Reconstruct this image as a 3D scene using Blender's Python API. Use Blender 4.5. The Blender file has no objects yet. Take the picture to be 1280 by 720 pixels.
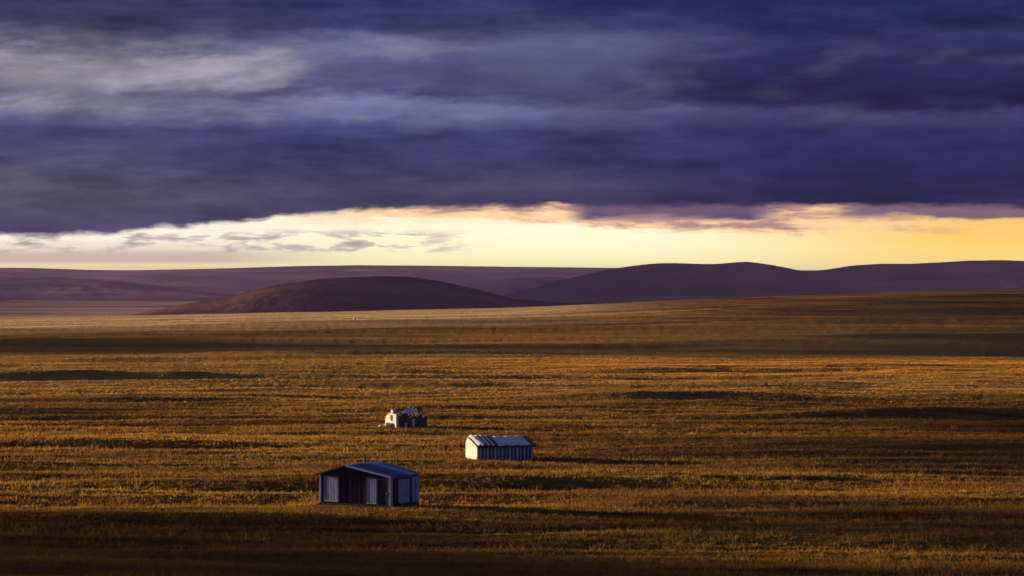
import bpy, math, random
import numpy as np
random.seed(7)
S = bpy.context.scene
C = S.collection
R = math.radians

# ------------------------------------------------------------------ camera
F = 3555.0            # focal length in pixels of a 1280 wide picture (100 mm on 36 mm)
EYE = 18.0
cam_d = bpy.data.cameras.new('camera')
cam_d.lens = 100.0; cam_d.sensor_width = 36.0
cam_d.clip_start = 1.0; cam_d.clip_end = 40000.0
cam = bpy.data.objects.new('camera', cam_d); C.objects.link(cam)
cam.location = (0, 0, EYE)
cam.rotation_euler = (R(90.0 - 0.242), 0, 0)
S.camera = cam

# ------------------------------------------------------------------ view
S.view_settings.view_transform = 'Standard'
S.view_settings.look = 'None'
S.view_settings.exposure = 1.02
S.view_settings.gamma = 1.0
S.view_settings.use_curve_mapping = False

# ------------------------------------------------------------------ sun: low, from the left and a little behind the scene
SUN_EL, SUN_AZ = 5.6, -60.0         # azimuth from +y, clockwise
sun_d = bpy.data.lights.new('sun', 'SUN')
sun_d.energy = 5.0; sun_d.angle = R(0.45); sun_d.color = (1.0, 0.755, 0.46)
sun = bpy.data.objects.new('sun', sun_d); C.objects.link(sun)
sun.rotation_euler = (R(90 - SUN_EL), 0, R(-SUN_AZ + 180))
sun.location = (-300, 200, 120)

# ------------------------------------------------------------------ node expression helper
def lin(c):
    out = []
    for v in c[:3]:
        v = v / 255.0
        out.append(v / 12.92 if v <= 0.04045 else ((v + 0.055) / 1.055) ** 2.4)
    return (out[0], out[1], out[2], 1.0)

class G:
    """small wrapper to write node maths as python maths"""
    def __init__(s, tree): s.t = tree; s.n = tree.nodes; s.l = tree.links
    def put(s, sock, v):
        if hasattr(v, 'is_output') or isinstance(v, bpy.types.NodeSocket): s.l.new(v, sock)
        else: sock.default_value = v
    def m(s, op, a, b=None, c=None, clamp=False):
        n = s.n.new('ShaderNodeMath'); n.operation = op; n.use_clamp = clamp
        s.put(n.inputs[0], a)
        if b is not None: s.put(n.inputs[1], b)
        if c is not None: s.put(n.inputs[2], c)
        return n.outputs[0]
    def add(s, a, b): return s.m('ADD', a, b)
    def sub(s, a, b): return s.m('SUBTRACT', a, b)
    def mul(s, a, b): return s.m('MULTIPLY', a, b)
    def mad(s, a, b, c): return s.m('MULTIPLY_ADD', a, b, c)
    def step(s, x, a, b, lo=0.0, hi=1.0):
        n = s.n.new('ShaderNodeMapRange'); n.interpolation_type = 'SMOOTHSTEP'
        s.put(n.inputs['Value'], x); s.put(n.inputs['From Min'], a); s.put(n.inputs['From Max'], b)
        n.inputs['To Min'].default_value = lo; n.inputs['To Max'].default_value = hi
        return n.outputs['Result']
    def noise(s, vec, scale=1.0, detail=4.0, rough=0.55, dist=0.0):
        n = s.n.new('ShaderNodeTexNoise'); n.inputs['Scale'].default_value = scale
        n.inputs['Detail'].default_value = detail; n.inputs['Roughness'].default_value = rough
        n.inputs['Distortion'].default_value = dist
        s.l.new(vec, n.inputs['Vector']); return n.outputs['Fac']
    def vec(s, x, y, z=0.0):
        n = s.n.new('ShaderNodeCombineXYZ'); s.put(n.inputs[0], x); s.put(n.inputs[1], y); s.put(n.inputs[2], z)
        return n.outputs[0]
    def sep(s, v):
        n = s.n.new('ShaderNodeSeparateXYZ'); s.l.new(v, n.inputs[0]); return n.outputs
    def ramp(s, fac, stops, interp='LINEAR'):
        n = s.n.new('ShaderNodeValToRGB'); cr = n.color_ramp; cr.interpolation = interp
        cr.elements[0].position = stops[0][0]; cr.elements[0].color = stops[0][1]
        cr.elements[1].position = stops[-1][0]; cr.elements[1].color = stops[-1][1]
        for p, c in stops[1:-1]:
            e = cr.elements.new(p); e.color = c
        s.put(n.inputs[0], fac); return n.outputs[0]
    def mix(s, f, a, b, mode='MIX'):
        n = s.n.new('ShaderNodeMix'); n.data_type = 'RGBA'; n.blend_type = mode
        s.put(n.inputs['Factor'], f)
        s.put(n.inputs[6], a); s.put(n.inputs[7], b)
        return n.outputs[2]

# ------------------------------------------------------------------ world: storm cloud deck with a bright gap above the horizon
world = bpy.data.worlds.new('World'); S.world = world; world.use_nodes = True
nt = world.node_tree; nt.nodes.clear(); g = G(nt)
tc = nt.nodes.new('ShaderNodeTexCoord').outputs['Generated']
nrm = nt.nodes.new('ShaderNodeVectorMath'); nrm.operation = 'NORMALIZE'; nt.links.new(tc, nrm.inputs[0])
dx, dy, dz = g.sep(nrm.outputs[0])
az = g.m('ARCTAN2', dx, dy)
el = g.m('ARCSINE', dz)
X = g.mad(az, 3.555, 0.640)            # azimuth, 1 unit = 16.1 degrees
Y = g.mad(el, -3.555, 0.345)           # elevation, falling; 0.345 is the horizon
big = g.noise(g.vec(g.mul(X, 1.6), g.mul(Y, 7.0), 3.1), 2.2, 3.0, 0.5)
med = g.noise(g.vec(g.mul(X, 5.0), g.mul(Y, 26.0), 1.7), 1.6, 4.0, 0.55)
fin = g.noise(g.vec(g.mul(X, 14.0), g.mul(Y, 60.0), 8.2), 2.0, 6.0, 0.6)
puff = g.noise(g.vec(g.mul(X, 9.0), g.mul(Y, 16.0), 5.5), 2.0, 5.0, 0.55)
Yw = g.add(g.mad(g.sub(big, 0.5), 0.050, Y), g.mad(g.sub(puff, 0.5), 0.022, g.add(g.mul(g.sub(med, 0.5), 0.020), g.mul(g.sub(fin, 0.5), 0.010))))
def vr(stops, y, lo=-0.05, hi=0.35):
    return g.ramp(g.m('DIVIDE', g.sub(y, lo), hi - lo, clamp=True), [((p - lo) / (hi - lo), lin(c)) for p, c in stops])
left = vr([(-.04, (48,50,92)), (0.0, (54,52,96)), (.03, (64,62,100)), (.055, (92,86,118)), (.075, (142,134,150)), (.095, (148,140,156)), (.115, (108,104,140)),
           (.138, (128,122,156)), (.152, (102,100,146)), (.164, (64,64,114)), (.20, (70,68,110)), (.24, (86,80,108)), (.29, (72,66,106))], Yw)
mid = vr([(-.04, (36,42,92)), (0.0, (40,46,98)), (.038, (58,58,108)), (.056, (98,98,146)), (.078, (84,84,134)), (.095, (72,72,118)), (.122, (70,68,116)),
          (.136, (108,108,156)), (.150, (94,96,146)), (.164, (62,64,116)), (.20, (58,58,106)), (.235, (74,68,104)), (.262, (64,60,98))], Yw)
right = vr([(-.04, (32,40,90)), (0.0, (36,42,96)), (.045, (48,50,102)), (.09, (40,42,92)), (.122, (34,30,78)), (.134, (40,36,88)), (.142, (60,58,108)), (.152, (58,58,110)),
            (.165, (44,46,98)), (.20, (44,44,98)), (.235, (42,38,86)), (.262, (46,40,84))], Yw)
deck = g.mix(g.step(X, 0.08, 0.50), left, mid)
deck = g.mix(g.step(X, 0.55, 1.0), deck, right)
lum = g.add(g.mul(g.sub(big, 0.5), 0.9), g.add(g.mul(g.sub(med, 0.5), 1.0), g.mul(g.sub(fin, 0.5), 0.50)))
deck = g.mix(1.0, deck, g.ramp(g.m('ADD', lum, 0.5, clamp=True), [(0.0, (.28, .30, .36, 1)), (0.5, (1, 1, 1, 1)), (1.0, (1.9, 1.85, 1.65, 1))]), 'MULTIPLY')
# billow of lighter cloud in the middle of the deck
bx = g.m('DIVIDE', g.sub(X, 0.70), 0.16); by = g.m('DIVIDE', g.sub(Y, 0.075), 0.055)
bd = g.m('SQRT', g.add(g.mul(bx, bx), g.mul(by, by)))
bf = g.mul(g.step(g.add(bd, g.mul(g.sub(puff, 0.5), 1.6)), 0.2, 1.3, 0.55, 0.0), 1.0)
deck = g.mix(bf, deck, lin((98, 98, 140)))
bx = g.m('DIVIDE', g.sub(X, 0.06), 0.22); by = g.m('DIVIDE', g.sub(Y, 0.105), 0.035)
bd = g.m('SQRT', g.add(g.mul(bx, bx), g.mul(by, by)))
bf = g.mul(g.step(g.add(bd, g.mul(g.sub(puff, 0.5), 1.6)), 0.1, 1.4, 0.35, 0.0), 1.0)
deck = g.mix(bf, deck, lin((148, 136, 156)))
wisp = g.noise(g.vec(g.mul(X, 6.5), g.mad(X, 1.6, g.mul(Y, 24.0)), 3.4), 1.0, 7.0, .56, .0)
wz = g.mul(g.mul(g.step(Y, .030, .075), g.step(Y, .145, .165, 1.0, 0.0)), g.step(X, .20, .75, 1.0, .10))
deck = g.mix(g.mul(wz, g.step(wisp, .46, .72, 0.0, .75)), deck, lin((190, 176, 198)))
deck = g.mix(g.mul(wz, g.step(wisp, .46, .30, 0.0, .6)), deck, lin((70, 66, 104)))
# clear gap colours
gl = vr([(.24, (252,244,222)), (.298, (250,240,214)), (.310, (236,220,192)), (.318, (206,184,166)), (.326, (204,180,158)), (.331, (250,226,170)), (.345, (250,222,160))], Y)
gm = vr([(.24, (255,232,190)), (.272, (255,240,200)), (.290, (255,247,205)), (.31, (255,248,196)), (.33, (255,246,180)), (.345, (255,236,170))], Y)
gr = vr([(.24, (240,184,108)), (.272, (246,196,100)), (.300, (250,206,98)), (.325, (253,220,118)), (.345, (254,232,150))], Y)
gap = g.mix(g.step(X, 0.22, 0.50), gl, gm)
gap = g.mix(g.step(X, 0.78, 1.22), gap, gr)
# peach clouds under the deck
n1 = g.noise(g.vec(g.mul(X, 7.0), g.mul(Y, 42.0), 2.3), 1.5, 6.0, 0.6, 0.3)
pe = g.step(Y, g.mad(g.step(X, .55, 1.0), .016, .270), g.mad(g.step(X, .55, 1.0), .016, .290), 1.0, 0.0)
pf = g.mul(g.mul(g.step(g.mad(pe, 0.32, n1), 0.62, 0.78), pe), g.mul(g.step(X, 0.34, 0.50), g.step(X, 1.05, 1.20, 1.0, 0.25)))
gap = g.mix(g.mul(pf, 0.9), gap, g.mix(g.step(n1, .45, .60), lin((246,200,146)), lin((160,120,116))))
# small grey beige clouds on the left
n2 = g.noise(g.vec(g.mul(X, 11.0), g.mul(Y, 60.0), 9.3), 1.7, 5.0, 0.6, 0.2)
sb = g.mul(g.step(Y, .284, .294), g.step(Y, .312, .320, 1.0, 0.0))
sf = g.mul(g.mul(g.step(n2, 0.47, 0.56), sb), g.step(X, .50, .62, 1.0, 0.0))
gap = g.mix(g.mul(sf, 0.85), gap, g.mix(g.step(n2, .52, .68), lin((206, 194, 176)), lin((150, 142, 140))))
# violet scud hanging below the deck on the right
ed = g.mad(g.sub(n1, 0.5), 0.030, Y)
s1 = g.mul(g.mul(g.step(X, .70, .74), g.step(X, .93, 1.0, 1.0, 0.0)), g.step(ed, .270, .279, 1.0, 0.0))
s2 = g.mul(g.step(X, 1.02, 1.08), g.step(ed, .268, .276, 1.0, 0.0))
gap = g.mix(g.m('ADD', s1, g.mul(s2, .9), clamp=True), gap, g.mix(g.step(n1, .4, .6), lin((82,70,106)), lin((104,84,108))))
# lower edge of the deck
eg = g.n.new('ShaderNodeFloatCurve'); cv = eg.mapping.curves[0]
pts = [(0, .296), (.1/1.4, .294), (.2/1.4, .287), (.3/1.4, .277), (.42/1.4, .265), (.6/1.4, .259), (.8/1.4, .257), (1.0, .262)]
cv.points[0].location = pts[0]; cv.points[1].location = pts[-1]
for p in pts[1:-1]: cv.points.new(*p)
eg.mapping.update()
g.put(eg.inputs['Value'], g.m('DIVIDE', X, 1.4, clamp=True)); eg.inputs['Factor'].default_value = 1.0
edge = g.add(eg.outputs[0], g.add(g.mul(g.sub(fin, .5), .013), g.mul(g.sub(puff, .5), .014)))
dm = g.step(g.sub(Y, edge), -.005, .004)
deck = g.mix(1.0, deck, (.62, .68, .62, 1), 'MULTIPLY')
gap = g.mix(1.0, gap, (.80, .79, .84, 1), 'MULTIPLY')
cloudy = g.mix(dm, deck, gap)
# daylight sky seen through broken cloud high overhead
nish = nt.nodes.new('ShaderNodeTexSky'); nish.sky_type = 'NISHITA'; nish.sun_disc = False
nish.sun_elevation = R(SUN_EL); nish.sun_rotation = R(SUN_AZ); nish.altitude = 1300
overhead = g.noise(nrm.outputs[0], 3.0, 5.0, 0.6)
high = g.mul(g.step(el, R(9), R(26)), g.step(overhead, .40, .60, 0.25, 1.0))
nz = g.mix(1.0, nish.outputs[0], (0.85, 0.74, 1.0, 1.0), 'MULTIPLY')
cl10 = g.mix(1.0, cloudy, (10, 10, 10, 1), 'MULTIPLY')
col = g.mix(high, cl10, nz)
bg = nt.nodes.new('ShaderNodeBackground'); bg.inputs['Strength'].default_value = 0.070
nt.links.new(col, bg.inputs['Color'])
ow = nt.nodes.new('ShaderNodeOutputWorld'); nt.links.new(bg.outputs[0], ow.inputs['Surface'])

# ------------------------------------------------------------------ numpy terrain maths
def sstep(x, a, b):
    t = np.clip((x - a) / (b - a), 0, 1); return t * t * (3 - 2 * t)
def _hash(ix, iy, seed):
    h = (ix.astype(np.int64) * 374761393 + iy.astype(np.int64) * 668265263 + seed * 1442695041) & 0xffffffff
    h = ((h ^ (h >> 13)) * 1274126177) & 0xffffffff
    return ((h ^ (h >> 16)) & 0xffffff) / float(0xffffff)
def vnoise(x, y, seed=0):
    ix = np.floor(x); iy = np.floor(y); fx = x - ix; fy = y - iy
    fx = fx * fx * fx * (fx * (fx * 6 - 15) + 10); fy = fy * fy * fy * (fy * (fy * 6 - 15) + 10)
    a = _hash(ix, iy, seed); b = _hash(ix + 1, iy, seed); c = _hash(ix, iy + 1, seed); d = _hash(ix + 1, iy + 1, seed)
    return (a + (b - a) * fx) * (1 - fy) + (c + (d - c) * fx) * fy - 0.5
def fbm(x, y, seed=0, octv=4, gain=0.5):
    s = 0; a = 1.0
    for k in range(octv):
        s = s + a * vnoise(x, y, seed + k * 17); a *= gain; x = x * 2.03 + 5.1; y = y * 2.03 + 2.7
    return s

HUT1 = (-12.3, 222.6); HUT2 = (-0.8, 280.0); HUT3 = (-12.6, 339.0)
# low swells of the plain: x, y, half length, half depth, height, heading
SWELLS = [(56, 366, 26, 4.5, 1.35, 6), (-76, 497, 32, 8, 1.5, 2), (-20, 470, 40, 8, .5, -3), (20, 418, 30, 10, 1.1, -2), (70, 300, 30, 8, .8, 6),
          (85, 575, 70, 26, .8, 2), (-60, 560, 70, 20, 1.0, -3), (-5, 620, 80, 24, 1.0, 3), (0, 246, 14, 4, .22, -4), (-36, 300, 22, 6, .5, -6),
          (26, 250, 16, 5, .35, 5), (120, 700, 110, 40, 1.6, -4), (-90, 760, 120, 40, 1.6, 2), (30, 860, 150, 50, 1.8, 3), (-60, 1010, 180, 60, 2.0, -2), (-22, 395, 18, 6, .5, 3)]
AXX = np.linspace(-1000, 1000, 801)                                            # crest height across the view, smoothed
AXZ = np.interp(AXX, [-900, -320, -150, 0, 58, 108, 198, 320, 700], [-6.5, -5.0, -2.0, 0.8, 3.4, 6.0, 9.3, 12.2, 12])
_k = np.hanning(41); _k /= _k.sum(); AXZ = np.convolve(np.pad(AXZ, 20, 'edge'), _k, 'valid')
def terrain(x, y):
    x = np.asarray(x, float); y = np.asarray(y, float)
    r = np.hypot(x, y)
    h = 15.8 * np.exp(-(r / 58.0) ** 2)                                        # the knoll the camera stands on
    h = h + 12.0 * np.exp(-(((x + 75) / 40) ** 2 + ((y - 60) / 70) ** 2))
    # rising ground on the right, ending in a long crest
    ax = np.interp(x, AXX, AXZ)
    h = h + ax * sstep(y, 520, 1230)
    # beyond it the land drops into a wide valley
    h = h - (27 + ax) * sstep(r, 1480, 2300) * sstep(y, 200, 900) - 20 * sstep(r, 1500, 3000) * (1 - sstep(y, 200, 900))
    near = sstep(r, 120, 190)
    far = 1 - sstep(r, 1300, 2000)
    h = h + near * far * (0.9 * fbm(x / 70 + y / 200, y / 19, 3, 2) + (0.80 * fbm(x / 42 - y / 90, y / 7.5, 11, 3) + .20 * fbm(x / 11, y / 3.0, 13, 2)) * (1 - sstep(r, 480, 720)) + 1.0 * fbm(x / 160 - y / 300, y / 26.0, 15, 2) * sstep(r, 480, 760)) * (0.62 + sstep(r, 300, 600) * .68) * (1 - .3 * sstep(r, 650, 1000))
    h = h + near * far * 0.10 * fbm(x / 2.4, y / 1.5, 23, 3)
    for (cx, cy, lx, ly, hh, hd) in SWELLS:
        a = math.radians(hd); u = (x - cx) * math.cos(a) + (y - cy) * math.sin(a); v = -(x - cx) * math.sin(a) + (y - cy) * math.cos(a)
        v = np.where(v < 0, v * 1.9, v * 0.8)                                   # steeper towards the camera
        h = h + hh * np.exp(-(u / lx) ** 2 - (v / ly) ** 2)
    h = h + sstep(r, 3000, 4200) * 6.0 * fbm(x / 900, y / 420, 41, 3)
    for (cx, cy) in (HUT1, HUT2, HUT3):                                        # level pads under the huts
        w = np.exp(-(((x - cx) ** 2 + (y - cy) ** 2) / 42.0) ** 2)
        u = (x - cx) * .866 - (y - cy) * .5; v = (x - cx) * .5 + (y - cy) * .866
        w = np.maximum(w, .97 * np.exp(-((u - 16) / 21) ** 4 - (v / 8) ** 4))
        h = h * (1 - w)
    return h

def grid_mesh(name, PX, PY, PZ, wrap=False):
    n, m = PX.shape
    me = bpy.data.meshes.new(name)
    co = np.stack([PX, PY, PZ], -1).reshape(-1, 3).astype(np.float32)
    idx = np.arange(n * m).reshape(n, m)
    a = idx[:-1, :-1].ravel(); b = idx[:-1, 1:].ravel(); c = idx[1:, 1:].ravel(); d = idx[1:, :-1].ravel()
    q = np.stack([a, d, c, b], -1).astype(np.int32)
    me.vertices.add(len(co)); me.vertices.foreach_set('co', co.ravel())
    me.loops.add(q.size); me.loops.foreach_set('vertex_index', q.ravel())
    me.polygons.add(len(q)); me.polygons.foreach_set('loop_start', np.arange(0, q.size, 4, dtype=np.int32))
    me.polygons.foreach_set('use_smooth', np.ones(len(q), bool))
    me.update(calc_edges=True); me.validate()
    return me
def link(name, me, mat=None, parent=None, **props):
    o = bpy.data.objects.new(name, me); C.objects.link(o)
    if mat is not None and me is not None: me.materials.append(mat)
    if parent is not None: o.parent = parent
    for k, v in props.items(): o[k] = v
    return o

# ------------------------------------------------------------------ materials
def new_mat(name):
    m = bpy.data.materials.new(name); m.use_nodes = True
    t = m.node_tree; t.nodes.clear(); gg = G(t)
    p = t.nodes.new('ShaderNodeBsdfPrincipled'); o = t.nodes.new('ShaderNodeOutputMaterial')
    t.links.new(p.outputs[0], o.inputs[0]); return m, gg, p
def bump(gg, p, h, strength=0.5, dist=0.05):
    b = gg.n.new('ShaderNodeBump'); b.inputs['Strength'].default_value = strength; b.inputs['Distance'].default_value = dist
    gg.l.new(h, b.inputs['Height']); gg.l.new(b.outputs[0], p.inputs['Normal'])

def grass_colour(gg, pos, bright=1.0):
    """steppe vegetation: golden dry grass, russet herb, with sun and shade painted in as long zones"""
    x, y, z = gg.sep(pos)
    zone = gg.noise(gg.vec(gg.mul(x, .0045), gg.mul(y, .021), 0.0), 1.0, 5.0, 0.62)
    zone2 = gg.noise(gg.vec(gg.mul(x, .022), gg.mul(y, .13), 4.0), 1.0, 4.0, 0.6)  # streaks that carry painted sun and shade along the plain
    fine = gg.noise(pos, 1.3, 3.0, 0.6)
    k = bright
    c = gg.ramp(zone, [(0.32, (.075*k, .033*k, .011*k, 1)), (0.45, (.16*k, .070*k, .016*k, 1)), (0.54, (.29*k, .128*k, .026*k, 1)), (0.66, (.40*k, .20*k, .045*k, 1))])
    c = gg.mix(gg.step(zone2, .40, .62, 0.0, .65), c, (.26*k, .150*k, .022*k, 1))
    c = gg.mix(gg.step(zone2, .52, .34, 0.0, .6), c, (.085*k, .038*k, .012*k, 1))
    shading_streak = gg.noise(gg.vec(gg.mul(x, .016), gg.mad(x, .03, gg.mul(y, .30)), 6.0), 1.0, 4.0, .62)  # thin streaks of sun and shade on the undulations, painted into the colour
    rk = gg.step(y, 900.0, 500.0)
    c = gg.mix(gg.mul(rk, gg.step(shading_streak, .50, .37, 0.0, .72)), c, (.060*k, .028*k, .010*k, 1))
    c = gg.mix(gg.mul(rk, gg.step(shading_streak, .56, .66, 0.0, .6)), c, (.46*k, .25*k, .040*k, 1))
    # narrow darker and paler stripes that follow the contours of the higher ground
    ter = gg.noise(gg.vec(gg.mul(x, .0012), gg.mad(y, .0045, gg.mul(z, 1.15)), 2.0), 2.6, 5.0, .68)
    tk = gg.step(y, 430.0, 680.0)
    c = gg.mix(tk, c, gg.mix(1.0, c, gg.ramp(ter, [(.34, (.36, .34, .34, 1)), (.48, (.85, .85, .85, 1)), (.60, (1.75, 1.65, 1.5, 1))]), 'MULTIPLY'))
    # cloud shade on the right hand rise, partly painted in as darker colour
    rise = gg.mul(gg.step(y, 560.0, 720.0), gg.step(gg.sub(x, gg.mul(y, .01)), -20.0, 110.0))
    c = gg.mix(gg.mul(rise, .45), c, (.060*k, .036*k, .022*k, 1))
    # sunlit strip of the distant plain, painted in as a paler colour
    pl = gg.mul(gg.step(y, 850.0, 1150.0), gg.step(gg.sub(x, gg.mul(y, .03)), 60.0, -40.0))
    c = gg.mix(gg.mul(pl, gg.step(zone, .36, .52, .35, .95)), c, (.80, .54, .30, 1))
    # sunlit bands across the middle of the plain, painted in as brighter orange
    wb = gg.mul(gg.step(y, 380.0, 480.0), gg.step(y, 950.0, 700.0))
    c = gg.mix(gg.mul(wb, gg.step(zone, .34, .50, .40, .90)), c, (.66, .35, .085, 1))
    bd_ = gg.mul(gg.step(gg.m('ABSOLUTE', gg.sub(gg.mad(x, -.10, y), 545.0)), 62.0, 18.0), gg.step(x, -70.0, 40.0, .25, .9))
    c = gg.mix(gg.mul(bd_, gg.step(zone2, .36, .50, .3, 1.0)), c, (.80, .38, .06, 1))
    c = gg.mix(1.0, c, gg.ramp(fine, [(0.25, (.72, .70, .68, 1)), (0.75, (1.25, 1.28, 1.2, 1))]), 'MULTIPLY')
    return c

m_ground, gg, p = new_mat('steppe_ground')
pos = gg.n.new('ShaderNodeNewGeometry').outputs['Position']
x, y, z = gg.sep(pos)
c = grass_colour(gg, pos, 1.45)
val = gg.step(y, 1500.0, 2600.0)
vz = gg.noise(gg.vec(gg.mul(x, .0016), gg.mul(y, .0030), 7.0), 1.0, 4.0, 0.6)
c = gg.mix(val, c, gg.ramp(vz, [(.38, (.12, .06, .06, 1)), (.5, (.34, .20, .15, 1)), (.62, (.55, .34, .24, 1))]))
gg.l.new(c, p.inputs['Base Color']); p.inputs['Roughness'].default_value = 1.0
p.inputs['Specular IOR Level'].default_value = 0.0
bn = gg.add(gg.noise(pos, 2.2, 4.0, .65), gg.mul(gg.noise(pos, .35, 3.0, .6), 2.0))
bump(gg, p, bn, 1.0, 1.5)

m_grass, gg, p = new_mat('dry_grass')
pos = gg.n.new('ShaderNodeNewGeometry').outputs['Position']
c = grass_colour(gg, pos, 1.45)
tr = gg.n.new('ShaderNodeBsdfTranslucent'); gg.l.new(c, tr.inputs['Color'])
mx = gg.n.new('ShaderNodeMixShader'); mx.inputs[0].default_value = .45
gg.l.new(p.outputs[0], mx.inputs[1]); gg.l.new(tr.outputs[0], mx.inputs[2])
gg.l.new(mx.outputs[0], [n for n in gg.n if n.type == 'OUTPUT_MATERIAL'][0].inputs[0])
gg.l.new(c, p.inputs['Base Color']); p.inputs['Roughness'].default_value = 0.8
p.inputs['Specular IOR Level'].default_value = 0.15

def hill_mat(name, a, b, c_, sc):
    m, gg, p = new_mat(name)
    pos = gg.n.new('ShaderNodeNewGeometry').outputs['Position']
    x, y, z = gg.sep(pos)
    n = gg.noise(gg.vec(gg.mul(x, sc), gg.mul(y, sc * 1.2), gg.mul(z, sc * 9)), 1.0, 5.0, .6)
    gg.l.new(gg.ramp(n, [(.36, a), (.5, b), (.64, c_)]), p.inputs['Base Color'])
    p.inputs['Roughness'].default_value = 1.0; p.inputs['Specular IOR Level'].default_value = 0
    bump(gg, p, gg.noise(pos, .06, 5.0, .65), .6, 4.0)
    return m
m_mound = hill_mat('shade_tinted_hill', (.055, .022, .030, 1), (.10, .038, .042, 1), (.19, .085, .06, 1), .004)  # dark purple tone stands in for cloud shade on the hill
m_dark = hill_mat('dark_hill', (.035, .018, .045, 1), (.05, .026, .055, 1), (.07, .038, .06, 1), .003)  # colour darkened to add to the cloud shade over these hills
m_far = hill_mat('far_hill', (.06, .030, .05, 1), (.13, .06, .065, 1), (.34, .18, .13, 1), .0018)  # palest warm tone is painted in for sunlit bands

# ------------------------------------------------------------------ the ground sheet
th = np.concatenate([np.linspace(-180, -42, 28), np.linspace(-40, -11.2, 73), np.linspace(-11, 11, 760), np.linspace(11.2, 40, 73), np.linspace(42, 180, 28)])
th = np.radians(th)
yy = np.linspace(771, 388.5, 660)
rr = np.concatenate([np.linspace(0.5, 147, 46), EYE * F / (yy - 345.0), np.geomspace(1480, 3000, 110), np.geomspace(3030, 14000, 90)])
RR, TT = np.meshgrid(rr, th, indexing='ij')
GX = RR * np.sin(TT); GY = RR * np.cos(TT)
GZ = terrain(GX, GY)
ground = link('ground', grid_mesh('ground', GX, GY, GZ), m_ground, kind='structure')

# ------------------------------------------------------------------ hills, each given by its crest
def hill(name, dist, crest, depth, base, mat, seed, front=1.0, rough=1.0, spur=0.0):
    """crest: (bearing, rise) pairs, bearing in pixels from x=0 and rise as picture row; turned into metres at the crest's distance"""
    cx = np.array([(u - 640) / F * dist for u, v in crest]); cz = np.array([EYE + (345 - v) / F * dist for u, v in crest])
    xs = np.linspace(cx[0], cx[-1], 420); t = np.linspace(-1, 1, 150)
    XX, T = np.meshgrid(xs, t, indexing='ij')
    # smooth crest line
    zc = np.interp(xs, cx, cz); k = np.hanning(13); k /= k.sum(); zc = np.convolve(np.pad(zc, 6, 'edge'), k, 'valid')
    bend = fbm(XX / (depth * 1.1), XX * 0 + seed, seed, 3) * depth * .35
    YY = dist + bend + T * depth * np.where(T < 0, front, 1.0)
    prof = np.cos(np.clip(np.abs(T), 0, 1) * math.pi / 2) ** 1.25
    ZZ = base + (zc[:, None] - base) * prof
    nz = fbm(XX / (depth * .35), YY / (depth * .5), seed + 5, 5, .55)
    ZZ = ZZ + nz * (zc[:, None] - base) * .20 * rough * (1 - prof ** 3) * prof ** .5
    rid = np.abs(fbm(XX / (depth * .16) + T * spur, YY / (depth * 1.3), seed + 9, 4, .5))
    ZZ = ZZ - rid * (zc[:, None] - base) * .16 * rough * (1 - prof ** 4)
    ZZ = ZZ + fbm(XX / (depth * .05), YY / (depth * .2), seed + 31, 3, .6) * (zc.max() - base) * .018 * rough
    ZZ = ZZ - (1 - prof) ** 6 * 6
    return link(name, grid_mesh(name, XX, YY, ZZ), mat, kind='structure')
hill('low_hill', 2700, [(120, 402), (185, 390), (240, 379), (300, 368.5), (350, 356), (400, 349), (440, 346.5), (480, 345), (515, 346), (560, 353), (600, 363), (640, 373), (700, 378), (760, 379), (850, 383), (930, 392)],
     330, -30, m_mound, 5, 1.0, .38, 1.5)
hill('dark_hills', 5000, [(560, 384), (610, 374), (660, 362), (700, 351), (740, 342), (765, 336), (800, 331), (830, 328.5), (860, 329), (885, 330.5), (910, 329), (930, 327), (950, 329), (970, 333), (990, 337.5), (1005, 339.5),
     (1030, 336.5), (1060, 332), (1090, 330), (1130, 330), (1170, 328), (1200, 326), (1240, 325.5), (1290, 327), (1350, 330), (1450, 334), (1600, 345), (1750, 372)], 620, -32, m_dark, 12, 1.1, .5, 2.0)
hill('middle_hills', 7000, [(470, 374), (540, 362), (590, 353), (640, 347), (690, 346), (740, 352), (820, 362), (900, 372)], 900, -32, m_dark, 23, 1.2, .7, 2.0)
hill('western_hills', 6200, [(-700, 372), (-500, 352), (-300, 343), (-100, 340), (0, 342), (80, 346), (160, 352), (230, 360), (320, 368), (380, 376)], 900, -32, m_far, 31, 1.3, .9, 2.0)
hill('far_hills', 9600, [(-1400, 360), (-900, 338), (-400, 333), (-100, 335), (0, 335), (60, 335), (100, 337), (150, 338.2), (220, 337.5), (300, 335.5), (380, 332.5), (450, 331.5), (540, 332), (640, 333.5), (740, 334.5), (850, 336), (1000, 338),
     (1400, 336), (2000, 340), (2600, 372)], 1700, -32, m_far, 44, 1.2, .35, 1.0)

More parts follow.
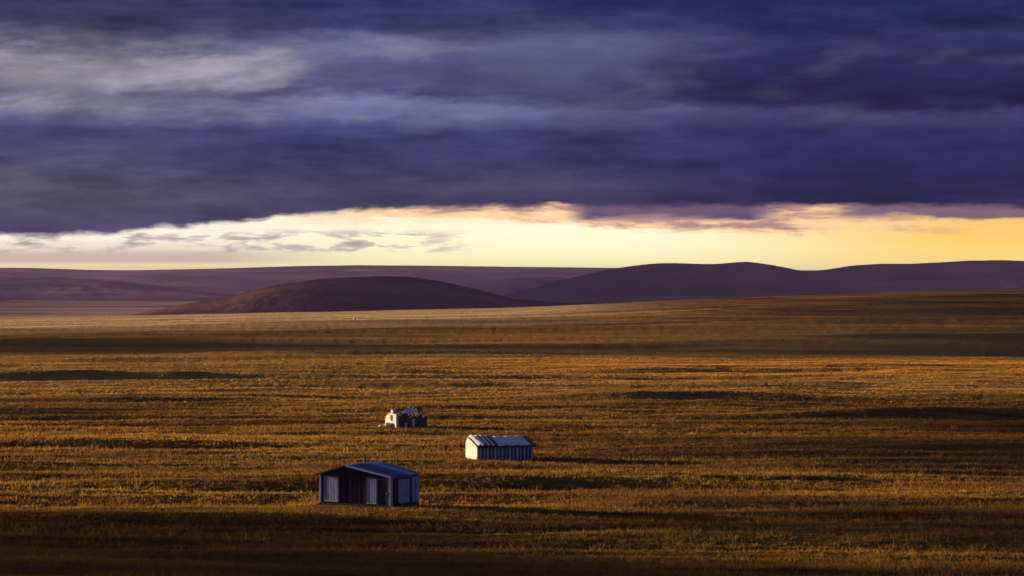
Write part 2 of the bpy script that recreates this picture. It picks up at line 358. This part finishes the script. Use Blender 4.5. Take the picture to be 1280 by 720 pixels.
# ------------------------------------------------------------------ low cloud slabs added out of view, shaped to shade the plain and hills
m_shade_cloud, gg, p = new_mat('shade_cloud'); p.inputs['Base Color'].default_value = (.7, .7, .74, 1); p.inputs['Roughness'].default_value = 1.0
p.inputs['Specular IOR Level'].default_value = 0
def shade_cloud(cx, cy, lx, ly, alt, cover, k, seed, fx=60.0, fy=12.0, n=(260, 200), z0=0.0, thick=.0010):
    d = (alt - z0) / math.tan(R(SUN_EL)); ox = math.sin(R(SUN_AZ)) * d; oy = math.cos(R(SUN_AZ)) * d
    u = np.linspace(-1.25, 1.25, n[0]); v = np.linspace(-1.25, 1.25, n[1]); U, V = np.meshgrid(u, v, indexing='ij')
    PX = cx + U * lx; PY = cy + V * ly
    f = 1 - np.abs(U) ** 3 - np.abs(V) ** 3 + k * fbm(PX / fx, PY / fy, seed, 4, .6) - cover
    T = np.clip(f, 0, 1) ** .6 * d * thick
    co = np.concatenate([np.stack([PX + ox, PY + oy, alt + T], -1).reshape(-1, 3), np.stack([PX + ox, PY + oy, alt - T * .3], -1).reshape(-1, 3)])
    idx = np.arange(n[0] * n[1]).reshape(n); keep = (f > 0)
    kc = keep[:-1, :-1] & keep[1:, :-1] & keep[:-1, 1:] & keep[1:, 1:]
    a, b, c_, d_ = idx[:-1, :-1][kc], idx[1:, :-1][kc], idx[1:, 1:][kc], idx[:-1, 1:][kc]; N = n[0] * n[1]
    q = np.concatenate([np.stack([a, b, c_, d_], -1), np.stack([d_, c_, b, a], -1) + N])
    used = np.unique(q); mp = -np.ones(2 * N, int); mp[used] = np.arange(len(used))
    me = bpy.data.meshes.new('shade_cloud'); me.from_pydata(co[used].tolist(), [], mp[q].tolist()); me.update()
    return link('shade_cloud', me, m_shade_cloud, kind='structure')
shade_cloud(0, 128, 130, 60, 95, .22, 1.7, 101, 34, 8)                 # shades the foreground
shade_cloud(-62, 186, 66, 30, 95, .55, 2.6, 107, 30, 6)
shade_cloud(350, 900, 300, 330, 175, .32, 2.4, 113, 150, 26, z0=8)      # shades the right hand rise
shade_cloud(-140, 735, 120, 80, 175, .35, 1.8, 127, 120, 22)
shade_cloud(112, 275, 96, 80, 120, .30, 2.6, 131, 60, 8)
shade_cloud(20, 200, 90, 22, 95, .95, 2.6, 151, 30, 5)
shade_cloud(-78, 382, 38, 20, 130, .62, 2.2, 163, 50, 8)
shade_cloud(95, 372, 72, 30, 130, .60, 2.2, 164, 70, 8)                # broken shade bands on the middle of the plain
shade_cloud(80, 655, 210, 46, 175, .80, 2.5, 167, 130, 16)
shade_cloud(750, 5150, 1300, 560, 620, -.4, .5, 137, 600, 300)          # shades the dark hills
shade_cloud(130, 2700, 260, 420, 420, -.1, .9, 139, 300, 150)            # shades the low hill

# ------------------------------------------------------------------ grass
def make_grass(seed, N):
    rs = np.random.RandomState(seed)
    # thin out with distance: part uniform in depression, part uniform over area
    n1 = int(N * .72)
    ypx = rs.uniform(425, 760, n1)
    r1 = EYE * F / (ypx - 345.0)
    r2 = np.sqrt(rs.uniform(160 ** 2, 420 ** 2, N - n1))
    r = np.concatenate([r1, r2]); r = r[r < 800]
    a = np.radians(rs.uniform(-1, 1, len(r)) * (11.6 + 4.5 * 170 / r))
    # extra grass added to brighten the far edge of the plain and a middle strip
    r3 = rs.uniform(1010, 1440, 90000); a3 = np.radians(rs.uniform(-11.6, 2.5, 90000)); k3 = np.degrees(a3) + rs.normal(0, 1.2, 90000) < 0.6
    r4 = rs.normal(548, 26, 70000); a4 = np.radians(rs.uniform(-5, 11.6, 70000)); k4 = np.degrees(a4) + rs.normal(0, 2.0, 70000) > 0
    r = np.concatenate([r, r3[k3], r4[k4]]); a = np.concatenate([a, a3[k3], a4[k4]])
    x = r * np.sin(a); y = r * np.cos(a)
    dens = fbm(x / 9, y / 6, 71, 3)
    keep = dens * (1 - .7 * sstep(r, 400, 560)) + rs.uniform(-.45, .45, len(r)) > -.12 - .25 * sstep(r, 400, 560)
    for (cx, cy) in (HUT1, HUT2, HUT3): keep &= np.hypot(x - cx, y - cy) > 3.6
    x, y, r, dens = x[keep], y[keep], r[keep], dens[keep]
    z = terrain(x, y)
    size = np.exp(rs.normal(0, 1, len(x)) * (.40 - .22 * sstep(r, 350, 520))) * (1 + .5 * dens) * (1 - .38 * sstep(r, 380, 520)) * (1 - .5 * sstep(r, 600, 800)) * (1 + 1.3 * sstep(r, 900, 1010))
    return x, y, z, size, r
def grass_mesh(name, seed, N, blades=6, hgt=.165, wid=.030):
    x, y, z, size, r = make_grass(seed, N)
    rs = np.random.RandomState(seed + 1); n = len(x)
    B = blades
    ang = rs.uniform(0, 2 * math.pi, (n, B)); rad = rs.uniform(0.02, .20, (n, B)) * size[:, None]
    bx = x[:, None] + np.cos(ang) * rad; by = y[:, None] + np.sin(ang) * rad; bz = np.repeat(z[:, None], B, 1) - .04
    hh = hgt * size[:, None] * rs.uniform(.55, 1.25, (n, B)); ww = wid * (1.3 + r[:, None] / 600) * rs.uniform(.7, 1.3, (n, B))
    lean = rs.uniform(.1, .75, (n, B)) * hh
    la = ang + rs.normal(0, .5, (n, B))
    tx = bx + np.cos(la) * lean; ty = by + np.sin(la) * lean; tz = bz + hh
    pa = rs.uniform(0, math.pi, (n, B)); ox = np.cos(pa) * ww; oy = np.sin(pa) * ww
    v = np.stack([np.stack([bx - ox, by - oy, bz], -1), np.stack([bx + ox, by + oy, bz], -1), np.stack([tx, ty, tz], -1)], 2).reshape(-1, 3).astype(np.float32)
    me = bpy.data.meshes.new(name); nt_ = len(v) // 3
    me.vertices.add(len(v)); me.vertices.foreach_set('co', v.ravel())
    me.loops.add(len(v)); me.loops.foreach_set('vertex_index', np.arange(len(v), dtype=np.int32))
    me.polygons.add(nt_); me.polygons.foreach_set('loop_start', np.arange(0, len(v), 3, dtype=np.int32))
    me.update(calc_edges=True)
    return me
link('grass', grass_mesh('grass', 3, 560000), m_grass, kind='stuff', label='short golden dry grass growing in tufts over the whole plain', category='grass')

# ------------------------------------------------------------------ hut building helpers
class MB:
    def __init__(s): s.v = []; s.f = []
    def box(s, x0, x1, y0, y1, z0, z1):
        b = len(s.v); s.v += [(x0,y0,z0),(x1,y0,z0),(x1,y1,z0),(x0,y1,z0),(x0,y0,z1),(x1,y0,z1),(x1,y1,z1),(x0,y1,z1)]
        s.f += [(b,b+3,b+2,b+1),(b+4,b+5,b+6,b+7),(b,b+1,b+5,b+4),(b+1,b+2,b+6,b+5),(b+2,b+3,b+7,b+6),(b+3,b,b+4,b+7)]
    def prism(s, poly, d):
        """closed solid: polygon (list of 3d points) pushed by vector d"""
        b = len(s.v); n = len(poly); s.v += [tuple(p) for p in poly] + [tuple(p[i] + d[i] for i in range(3)) for p in poly]
        s.f.append(tuple(range(b, b + n))); s.f.append(tuple(range(b + 2*n - 1, b + n - 1, -1)))
        for i in range(n):
            j = (i + 1) % n; s.f.append((b + i, b + n + i, b + n + j, b + j))
    def tube(s, p, q, r, n=12, r2=None):
        import mathutils
        p = mathutils.Vector(p); q = mathutils.Vector(q); d = (q - p).normalized(); u = d.orthogonal().normalized(); w = d.cross(u)
        r2 = r if r2 is None else r2; b = len(s.v)
        for c_, rr_ in ((p, r), (q, r2)):
            for i in range(n):
                a = 2 * math.pi * i / n; s.v.append(tuple(c_ + (u * math.cos(a) + w * math.sin(a)) * rr_))
        s.f.append(tuple(range(b + n - 1, b - 1, -1))); s.f.append(tuple(range(b + n, b + 2 * n)))
        for i in range(n):
            j = (i + 1) % n; s.f.append((b + i, b + j, b + n + j, b + n + i))
    def sheet(s, A, B, Cc, D, pitch=.15, amp=.022, thick=.012, nl=1, crim=0.0):
        """corrugated sheet; A->B runs across the ribs, A->D along them"""
        import mathutils
        A, B, Cc, D = map(mathutils.Vector, (A, B, Cc, D)); n = max(4, int((B - A).length / pitch) * 4)
        nrm = (B - A).cross(D - A).normalized(); b = len(s.v)
        for lay in (0, 1):
            for j in range(nl + 1):
                tj = j / nl
                for i in range(n + 1):
                    t = i / n; P = (A.lerp(B, t)).lerp(D.lerp(Cc, t), tj)
                    P = P + nrm * (math.sin(i * math.pi / 2) * amp - lay * thick + crim * random.uniform(-1, 1) * (j in (0, nl)))
                    s.v.append(tuple(P))
        W_ = n + 1; L_ = W_ * (nl + 1)
        for j in range(nl):
            for i in range(n):
                a = b + j * W_ + i
                s.f.append((a, a + 1, a + W_ + 1, a + W_)); s.f.append((a + L_, a + L_ + W_, a + L_ + W_ + 1, a + L_ + 1))
        for i in range(n):
            a = b + i; s.f.append((a, a + L_, a + L_ + 1, a + 1)); a = b + nl * W_ + i; s.f.append((a, a + 1, a + L_ + 1, a + L_))
        for j in range(nl):
            a = b + j * W_; s.f.append((a, a + W_, a + W_ + L_, a + L_)); a += n; s.f.append((a, a + L_, a + L_ + W_, a + W_))
    def build(s, name, mat, parent=None, bevel=0, **props):
        me = bpy.data.meshes.new(name); me.from_pydata(s.v, [], s.f); me.update()
        o = link(name, me, mat, parent, **props)
        if bevel:
            m = o.modifiers.new('bevel', 'BEVEL'); m.width = bevel; m.segments = 2; m.limit_method = 'ANGLE'
        return o
def empty(name, loc, rz, **props):
    o = bpy.data.objects.new(name, None); C.objects.link(o); o.location = loc; o.rotation_euler = (0, 0, R(rz))
    o.empty_display_size = .5
    for k, v in props.items(): o[k] = v
    return o
def worn(name, a, b, stain, rough=.6, sc=2.0, metal=0.0, streak=True):
    m, gg, p = new_mat(name)
    oc = gg.n.new('ShaderNodeTexCoord').outputs['Object']
    x, y, z = gg.sep(oc)
    n = gg.noise(gg.vec(gg.mul(x, 5.0 if streak else 1.0), gg.mul(y, 5.0 if streak else 1.0), gg.mul(z, .7 if streak else 1.0)), sc, 5.0, .6)
    n2 = gg.noise(oc, 1.1, 5.0, .65)
    c = gg.ramp(n, [(.35, (*a, 1)), (.65, (*b, 1))])
    c = gg.mix(gg.step(n2, .54, .68, 0, .7), c, (*stain, 1))
    gg.l.new(c, p.inputs['Base Color']); p.inputs['Roughness'].default_value = rough; p.inputs['Metallic'].default_value = metal
    bump(gg, p, gg.noise(oc, 9.0, 4.0, .6), .35, .03)
    return m
m_black = worn('tarred_board', (.006, .005, .014), (.011, .010, .022), (.006, .005, .006), .8)
m_bluep = worn('blue_painted_sheet', (.25, .28, .60), (.44, .47, .80), (.14, .14, .26), .5)
m_blued = worn('dark_blue_sheet', (.06, .065, .20), (.10, .10, .28), (.04, .04, .10), .5)
m_roofb = worn('blue_roof_sheet', (.10, .10, .25), (.22, .20, .38), (.10, .085, .15), .38)
m_pale = worn('pale_trim', (.66, .66, .74), (.78, .78, .84), (.34, .32, .36), .45)
m_white = worn('whitewash', (.58, .54, .46), (.74, .70, .60), (.40, .34, .28), .85, streak=False)
m_lilac = worn('galvanised_sheet', (.70, .64, .70), (.85, .79, .84), (.40, .33, .40), .45)
m_wsheet = worn('white_sheet', (.78, .76, .80), (.86, .84, .86), (.6, .55, .55), .45)
m_rust = worn('rusty_sheet', (.10, .05, .05), (.16, .09, .08), (.06, .04, .05), .7)
m_mud = worn('mud_brick', (.06, .05, .065), (.11, .085, .09), (.035, .03, .035), .95, streak=False)
m_timber = worn('old_timber', (.05, .035, .035), (.10, .07, .06), (.03, .02, .025), .85)
m_stone = worn('pale_stone', (.52, .48, .42), (.68, .62, .54), (.36, .32, .28), .9, streak=False)
m_pipe = worn('sooty_pipe', (.03, .03, .05), (.06, .05, .08), (.02, .02, .02), .6)

# ------------------------------------------------------------------ hut 1: dark blue hut, gable towards the camera
h1 = empty('hut', (-12.28, 222.62, terrain(-12.28, 222.62).item()), -33, label='dark blue metal hut with a gabled roof, stovepipe and pale panels, nearest of the buildings', category='hut')
W2, D1, EV, AP, AX = 3.45, 3.7, 2.38, 3.10, -0.78
mb = MB(); mb.box(-W2 - .06, W2 + .06, -.06, D1 + .06, -.5, .16); mb.build('foundation', m_black, h1, .01)
mb = MB()
mb.prism([(-W2, 0, .16), (W2, 0, .16), (W2, 0, EV), (AX, 0, AP), (-W2, 0, EV)], (0, .10, 0))
mb.build('front_wall', m_black, h1)
mb = MB(); mb.prism([(-W2, D1, .16), (-W2, D1, EV), (AX, D1, AP), (W2, D1, EV), (W2, D1, .16)], (0, -.10, 0)); mb.build('rear_wall', m_black, h1)
for s, nm in ((-1, 'west'), (1, 'east')):
    mb = MB(); xa = s * W2; mb.box(min(xa, xa - s * .10), max(xa, xa - s * .10), .102, D1 - .102, .16, EV - .02); mb.build('side_wall', m_black, h1)
# vertical cover battens on the black gable
for k in range(15):
    bx_ = -W2 + .35 + k * (2 * W2 - .7) / 14
    top = np.interp(bx_, [-W2, AX, W2], [EV, AP, EV]) - .14
    if -2.95 < bx_ < -1.55 or 1.05 < bx_ < 3.05: continue
    mb = MB(); mb.box(bx_ - .03, bx_ + .03, -.035, -.003, .20, top); mb.build('batten', m_black, h1)
# pale panels on the gable
def panel(x0, x1, z0, z1, mat=m_bluep, lab=None):
    mb = MB(); mb.sheet((x0, -.045, z0), (x1, -.045, z0), (x1, -.045, z1), (x0, -.045, z1), .14, .016, .012)
    return mb.build('wall_panel', mat, h1)
panel(-2.92, -1.62, .36, 2.16)
panel(1.16, 2.10, .34, 2.18)
for (xa, xb, za, zb) in ((-2.92, -1.62, .36, 2.16), (1.16, 2.10, .34, 2.18)):
    mb = MB(); mb.box(xa - .08, xa - .01, -.075, -.002, za - .09, zb + .09); mb.build('frame_post', m_blued, h1)
    mb = MB(); mb.box(xb + .01, xb + .08, -.075, -.002, za - .09, zb + .09); mb.build('frame_post', m_blued, h1)
    mb = MB(); mb.box(xa - .009, xb + .009, -.085, -.002, za - .10, za - .02); mb.build('sill', m_pale, h1)
    mb = MB(); mb.box(xa - .009, xb + .009, -.085, -.002, zb + .02, zb + .10); mb.build('lintel', m_blued, h1)
# corner strips
mb = MB(); mb.box(-W2 - .03, -W2 + .16, -.05, -.003, .16, EV - .03); mb.build('corner_strip', m_bluep, h1, .008)
mb = MB(); mb.box(W2 - .20, W2 + .05, -.055, -.003, .02, EV - .03); mb.box(W2 + .003, W2 + .055, -.003, .14, .02, EV - .03); mb.build('corner_strip', m_bluep, h1, .008)
# doorway with its dark door
dr = MB(); dr.box(2.22, 3.12, -.035, -.003, .18, 2.12); dro = dr.build('door', m_black, h1, .006)
mb = MB(); mb.box(3.0, 3.05, -.075, -.036, 1.0, 1.14); mb.build('handle', m_pale, dro)
mb = MB(); mb.box(2.14, 2.21, -.05, -.003, .16, 2.20); mb.box(3.13, 3.19, -.05, -.003, .16, 2.20); mb.box(2.211, 3.129, -.05, -.003, 2.13, 2.20); mb.build('door_frame', m_blued, h1)
# panels on the right side wall
def spanel(y0, y1, z0, z1, mat):
    mb = MB(); mb.sheet((W2 + .045, y0, z0), (W2 + .045, y1, z0), (W2 + .045, y1, z1), (W2 + .045, y0, z1), .15, .018, .012); return mb.build('wall_panel', mat, h1)
spanel(.95, 2.45, .30, 2.14, m_bluep)
spanel(2.78, 3.20, .30, 2.22, m_bluep)
spanel(3.30, D1 + .02, .30, 2.22, m_bluep)
mb = MB(); mb.box(W2 + .003, W2 + .03, .15, D1, 2.24, 2.36); mb.build('wall_plate', m_blued, h1)
# roof: two corrugated slopes, the right one seen
ov = .16
mb = MB()
rs_ = (EV - AP) / (W2 - AX)
ns = 5
for k in range(ns):
    a, b = k / ns, (k + 1) / ns + .02; yt = lambda t: -.22 + t * (D1 + 1.17); yb = lambda t: -.22 + t * (D1 + .44)
    up = .03 * (k % 2) + random.uniform(0, .012)
    mb = MB(); mb.sheet((AX, yt(a), AP + .06 + up), (AX, yt(b), AP + .06 + up), (W2 + ov + random.uniform(-.03, .05), yb(b), EV + .03 + up), (W2 + ov, yb(a), EV + .03 + up), .17, .022, .015, 3, .004)
    mb.build('roof_sheet', (m_roofb, m_blued, m_roofb, m_bluep, m_roofb)[k], h1)
mb = MB(); ls = (EV - AP) / (W2 + AX)
mb.sheet((-W2 - ov, -.22, EV - .01), (-W2 - ov, D1 + .22, EV - .01), (AX - .002, D1 + .95, AP + .06), (AX - .002, -.22, AP + .06), .17, .022, .02, 2)
mb.build('roof', m_roofb, h1)
mb = MB(); mb.prism([(AX + .02, -.26, AP + .10), (W2 + ov + .02, -.26, EV + .07), (W2 + ov + .02, -.26, EV - .07), (AX + .02, -.26, AP - .04)], (0, .035, 0)); mb.build('barge_board', m_pale, h1)
mb = MB(); mb.prism([(AX - .02, -.26, AP + .10), (AX - .02, -.26, AP - .02), (-W2 - ov, -.26, EV - .09), (-W2 - ov, -.26, EV + .03)], (0, .035, 0)); mb.build('barge_board', m_timber, h1)
mb = MB(); mb.prism([(AX - .22, -.25, AP + .05), (AX, -.25, AP + .15), (AX + .26, -.25, AP + .06)], (0, D1 + 1.18, 0)); mb.build('ridge_cap', m_pale, h1)
mb = MB(); mb.tube((-.95, 2.6, AP - .3), (-.95, 2.6, AP + .62), .10, 14); sp = mb.build('stovepipe', m_pipe, h1)
mb = MB(); mb.tube((-.95, 2.6, AP + .68), (-.95, 2.6, AP + .78), .17, 14, .05); mb.tube((-.95, 2.6, AP + .62), (-.95, 2.6, AP + .68), .035, 8); mb.build('cowl', m_pipe, sp)

# ------------------------------------------------------------------ hut 2: long low shed, whitewashed end
h2 = empty('shed', (-3.40, 277.2, terrain(-3.4, 277.2).item()), 21, label='long low shed with sunlit whitewashed end and pale sheet roof', category='shed')
L, PR = 5.85, [(0, 1.38), (.8, 1.64), (1.6, 1.88), (2.2, 2.05), (2.65, 2.08), (3.05, 1.96), (3.3, 1.70)]
endp = [(0, -.4)] + PR + [(3.3, -.4)]
mb = MB(); mb.prism([(0, y_, z_) for y_, z_ in endp], (.18, 0, 0)); mb.build('end_wall', m_white, h2, .015, label='sunlit whitewashed end wall')
mb = MB(); mb.prism([(L, y_, z_) for y_, z_ in endp], (-.12, 0, 0)); mb.build('end_wall', m_black, h2)
mb = MB(); mb.box(.182, L - .122, .06, .14, -.4, 1.30); mb.build('long_wall', m_blued, h2)
mb = MB(); mb.box(.182, L - .122, 3.16, 3.24, -.4, 1.60); mb.build('long_wall', m_black, h2)
for k in range(15):
    bx_ = .30 + k * .385; mb = MB(); mb.box(bx_, bx_ + (.10, .15, .12)[k % 3], -.005 + .015 * (k % 2), .056, -.2, 1.20 + .05 * (k % 3 - 1)); mb.build('wall_plank', m_bluep if k % 2 else m_lilac, h2)
# roof in separate sheets
nsh = 11; w = (L + .35) / nsh
for k in range(nsh):
    x0 = -.12 + k * w; x1 = x0 + w * .985; lift = random.uniform(0, .02) + (.05 if k % 2 else 0)
    prev = None; mb = MB()
    pp = [(-.20, 1.335)] + PR[1:] + [(3.42, 1.52)]
    top = [(x0, a, b + .05 + lift) for a, b in pp]; m_ = len(pp); b0 = 0
    tilt = .10 if k < 4 else .02
    mb.v = [(x0, a, b + .04 + lift) for a, b in pp] + [(x1, a, b + .04 + lift + tilt) for a, b in pp] + [(x0, a, b + .01 + lift) for a, b in pp] + [(x1, a, b + .01 + lift + tilt) for a, b in pp]
    for i in range(m_ - 1):
        mb.f += [(i, m_ + i, m_ + i + 1, i + 1), (2*m_ + i, 2*m_ + i + 1, 3*m_ + i + 1, 3*m_ + i), (i, i + 1, 2*m_ + i + 1, 2*m_ + i), (m_ + i, 3*m_ + i, 3*m_ + i + 1, m_ + i + 1)]
    mb.f += [(0, 2*m_, 3*m_, m_), (m_ - 1, 2*m_ - 1, 4*m_ - 1, 3*m_ - 1)]
    mb.build('roof_sheet', (m_rust if k in (0, 1, 2, 3) else m_rust if k == nsh - 1 else m_lilac), h2)
for k, x0 in enumerate((.06, .50, .96, 1.46)):                     # narrow white sheets laid over the dark ones
    mb = MB(); pp = [(-.23, 1.36)] + PR[1:5]; hh_ = (.20, .16, .14, .06)[k]; wd_ = (.20, .26, .28, .30)[k]
    for a, b in pp: mb.v += [(x0, a, b + .085), (x0 + wd_, a, b + .085), (x0 + wd_, a, b + .10 + hh_), (x0, a, b + .11)]
    for i in range(len(pp) - 1):
        q = i * 4
        for j in range(4):
            j2 = (j + 1) % 4; mb.f.append((q + j, q + j2, q + 4 + j2, q + 4 + j))
    q = (len(pp) - 1) * 4; mb.f += [(3, 2, 1, 0), (q, q + 1, q + 2, q + 3)]
    mb.build('roof_seam', m_wsheet if k < 3 else m_lilac, h2)
mb = MB(); mb.box(-.10, L + .30, -.20, -.12, 1.22, 1.33); mb.build('eave_beam', m_timber, h2)
mb = MB(); mb.box(L + .01, L + .42, .2, 3.1, 1.15, 1.55); mb.build('roof_end_board', m_rust, h2)

# ------------------------------------------------------------------ hut 3: roofless ruin
h3 = empty('ruined_house', (-13.72, 337.0, terrain(-13.7, 337.0).item()), 27, label='half-collapsed house with broken roof beams and a ragged sunlit end wall, farthest of the buildings', category='ruin')
L3, W3 = 4.0, 3.1
def ragged(p0, p1, base, tops, thick, jag=.08, openings=()):
    """wall from p0 to p1 with an uneven top, built in narrow courses"""
    mb = MB(); n = 26; d = (p1[0] - p0[0], p1[1] - p0[1]); ln = math.hypot(*d); ux, uy = d[0] / ln, d[1] / ln; nx, ny = -uy, ux
    for i in range(n):
        t0, t1 = i / n, (i + 1) / n; tm = (t0 + t1) / 2
        top = float(np.interp(tm, [a for a, b in tops], [b for a, b in tops])) + random.uniform(-jag, jag)
        segs = [(base, top)]
        for (a, b, z0, z1) in openings:
            if a < tm < b: segs = [(base, z0), (z1, top)] if z1 < top - .05 else [(base, z0)]
        o = random.uniform(0, .012)
        for z0, z1 in segs:
            if z1 - z0 < .03: continue
            q = [(p0[0] + ux * ln * t + nx * (s_ * thick + (o if s_ else -o)), p0[1] + uy * ln * t + ny * (s_ * thick + (o if s_ else -o))) for t, s_ in ((t0, 0), (t1, 0), (t1, 1), (t0, 1))]
            mb.prism([(a, b, z0) for a, b in q], (0, 0, z1 - z0))
    return mb
ragged((0, W3), (0, 0), -.4, [(0, .9), (.10, 1.35), (.3, 1.62), (.6, 1.7), (.8, 1.6), (1, 1.62)], .28, .06, [(.48, .70, .80, 1.45)]).build('end_wall', m_white, h3, label='sunlit whitewashed end wall with a window hole')
ragged((.29, 0), (L3, 0), -.4, [(0, 1.55), (.12, 1.35), (.2, 1.0), (.4, 1.2), (.7, 1.1), (1, 1.3)], .25, .12, [(.12, .26, .1, 1.0), (.44, .56, .5, 1.1)]).build('long_wall', m_mud, h3)
ragged((.29, W3 - .26), (L3, W3 - .26), -.4, [(0, 1.5), (.2, 1.75), (.35, 1.3), (.6, 1.65), (.8, 1.4), (1, 1.2)], .25, .16, [(.3, .42, .7, 1.3)]).build('long_wall', m_mud, h3)
ragged((L3, .26), (L3, W3 - .27), -.4, [(0, 1.1), (.3, 1.45), (.6, 1.35), (1, 1.15)], .25, .14).build('end_wall', m_mud, h3)
def place_beam(p, q, r=.07, mat=m_timber):
    mb = MB(); mb.tube(p, q, r, 8, r * .8); return mb.build('roof_beam', mat, h3)
for k in range(7):
    xx_ = .9 + k * .46; place_beam((xx_, -.12, 1.30 + .1 * math.sin(k)), (xx_ + random.uniform(-.06, .06), W3 * .55, 2.12 + random.uniform(-.05, .05)))
place_beam((.6, W3 * .55, 2.06), (L3 + .2, W3 * .55, 2.20), .09)
place_beam((.25, .9, 1.7), (1.2, 1.9, 2.25), .07)
mb = MB(); mb.sheet((1.45, .30, 1.72), (3.20, .34, 1.76), (3.15, 1.30, 2.22), (1.50, 1.35, 2.20), .2, .02, .02); mb.build('roof_sheet', m_lilac, h3)
# bent rafters still standing over the far end
for yr in (.25, 1.2, 2.2):
    pts_ = [(2.75 + 1.28 * math.cos(a_), 1.20 + (.98 + .06 * yr) * math.sin(a_)) for a_ in [math.pi * (.5 - i / 7 * .5) for i in range(8)]]
    mb = MB()
    for (xa, za), (xb, zb) in zip(pts_[:-1], pts_[1:]): mb.prism([(xa, yr, za + .04), (xb, yr, zb + .04), (xb, yr, zb - .07), (xa, yr, za - .07)], (0, .12, 0))
    mb.build('bent_rafter', m_rust, h3)
mb = MB(); mb.sheet((3.35, .5, 1.98), (3.35, 2.2, 2.05), (3.98, 2.2, 1.52), (3.98, .5, 1.46), .2, .02, .02); mb.build('roof_sheet', m_rust, h3)
mb = MB(); mb.prism([(.1, 1.05, 1.62), (.1, 1.9, 1.55), (.1, 1.75, 2.02), (.1, 1.35, 2.15), (.1, 1.1, 1.95)], (.5, 0, 0)); mb.build('broken_chimney', m_stone, h3, .03)
mb = MB(); mb.box(2.05, 2.42, -.03, -.016, .12, 1.02); mb.build('leaning_panel', m_lilac, h3)
mb = MB(); mb.box(1.10, 1.42, -.05, -.032, .0, .55); mb.build('leaning_panel', m_lilac, h3)
def rock(name, loc, s, mat, seed, **props):
    import bmesh
    bm = bmesh.new(); bmesh.ops.create_icosphere(bm, subdivisions=2, radius=1)
    rs = random.Random(seed)
    for v in bm.verts: v.co *= 1 + rs.uniform(-.16, .16)
    for v in bm.verts: v.co.x *= s[0]; v.co.y *= s[1]; v.co.z *= s[2]
    me = bpy.data.meshes.new(name); bm.to_mesh(me); bm.free()
    o = link(name, me, mat, None, **props); o.location = loc; return o
def zt(x, y): return float(terrain(x, y))
# heap of fallen wall by the ruin: each block can be lifted away
blocks = [(-15.55, 338.6, .36, .22, 'round pale stone lying farthest left of the ruin'), (-15.05, 338.9, .30, .24, 'pale stone block second from the left beside the ruin'),
          (-14.75, 338.2, .42, .40, 'biggest pale stone of the heap under the sunlit end of the ruin'), (-14.60, 339.4, .34, .34, 'pale stone tucked behind the biggest stone at the ruin')]
for i, (bx_, by_, s_, hz_, lab) in enumerate(blocks):
    rock('stone', (bx_, by_, zt(bx_, by_) + hz_ * .5), (s_, s_ * .8, hz_), m_stone, i, label=lab, category='stone', group='fallen stones beside the ruined house')
bx_, by_ = -66.0, 1195.0
rock('boulder', (bx_, by_, zt(bx_, by_) + .35), (.6, .5, .55), m_stone, 50, label='tiny pale boulder far out on the bright plain below the low hill', category='boulder')

# ------------------------------------------------------------------ the air
hz, gg, p = new_mat('haze'); gg.n.clear()
o = gg.n.new('ShaderNodeOutputMaterial'); pv = gg.n.new('ShaderNodeVolumePrincipled')
pv.inputs['Color'].default_value = (.46, .36, .86, 1); pv.inputs['Density'].default_value = 3.3e-5; pv.inputs['Anisotropy'].default_value = 0.0
gg.l.new(pv.outputs[0], o.inputs['Volume'])
mb = MB(); mb.box(-14500, 14500, -14500, 14500, -60, 62); mb.build('haze', hz, None, kind='stuff', label='thin violet evening haze over the plain and hills', category='haze')
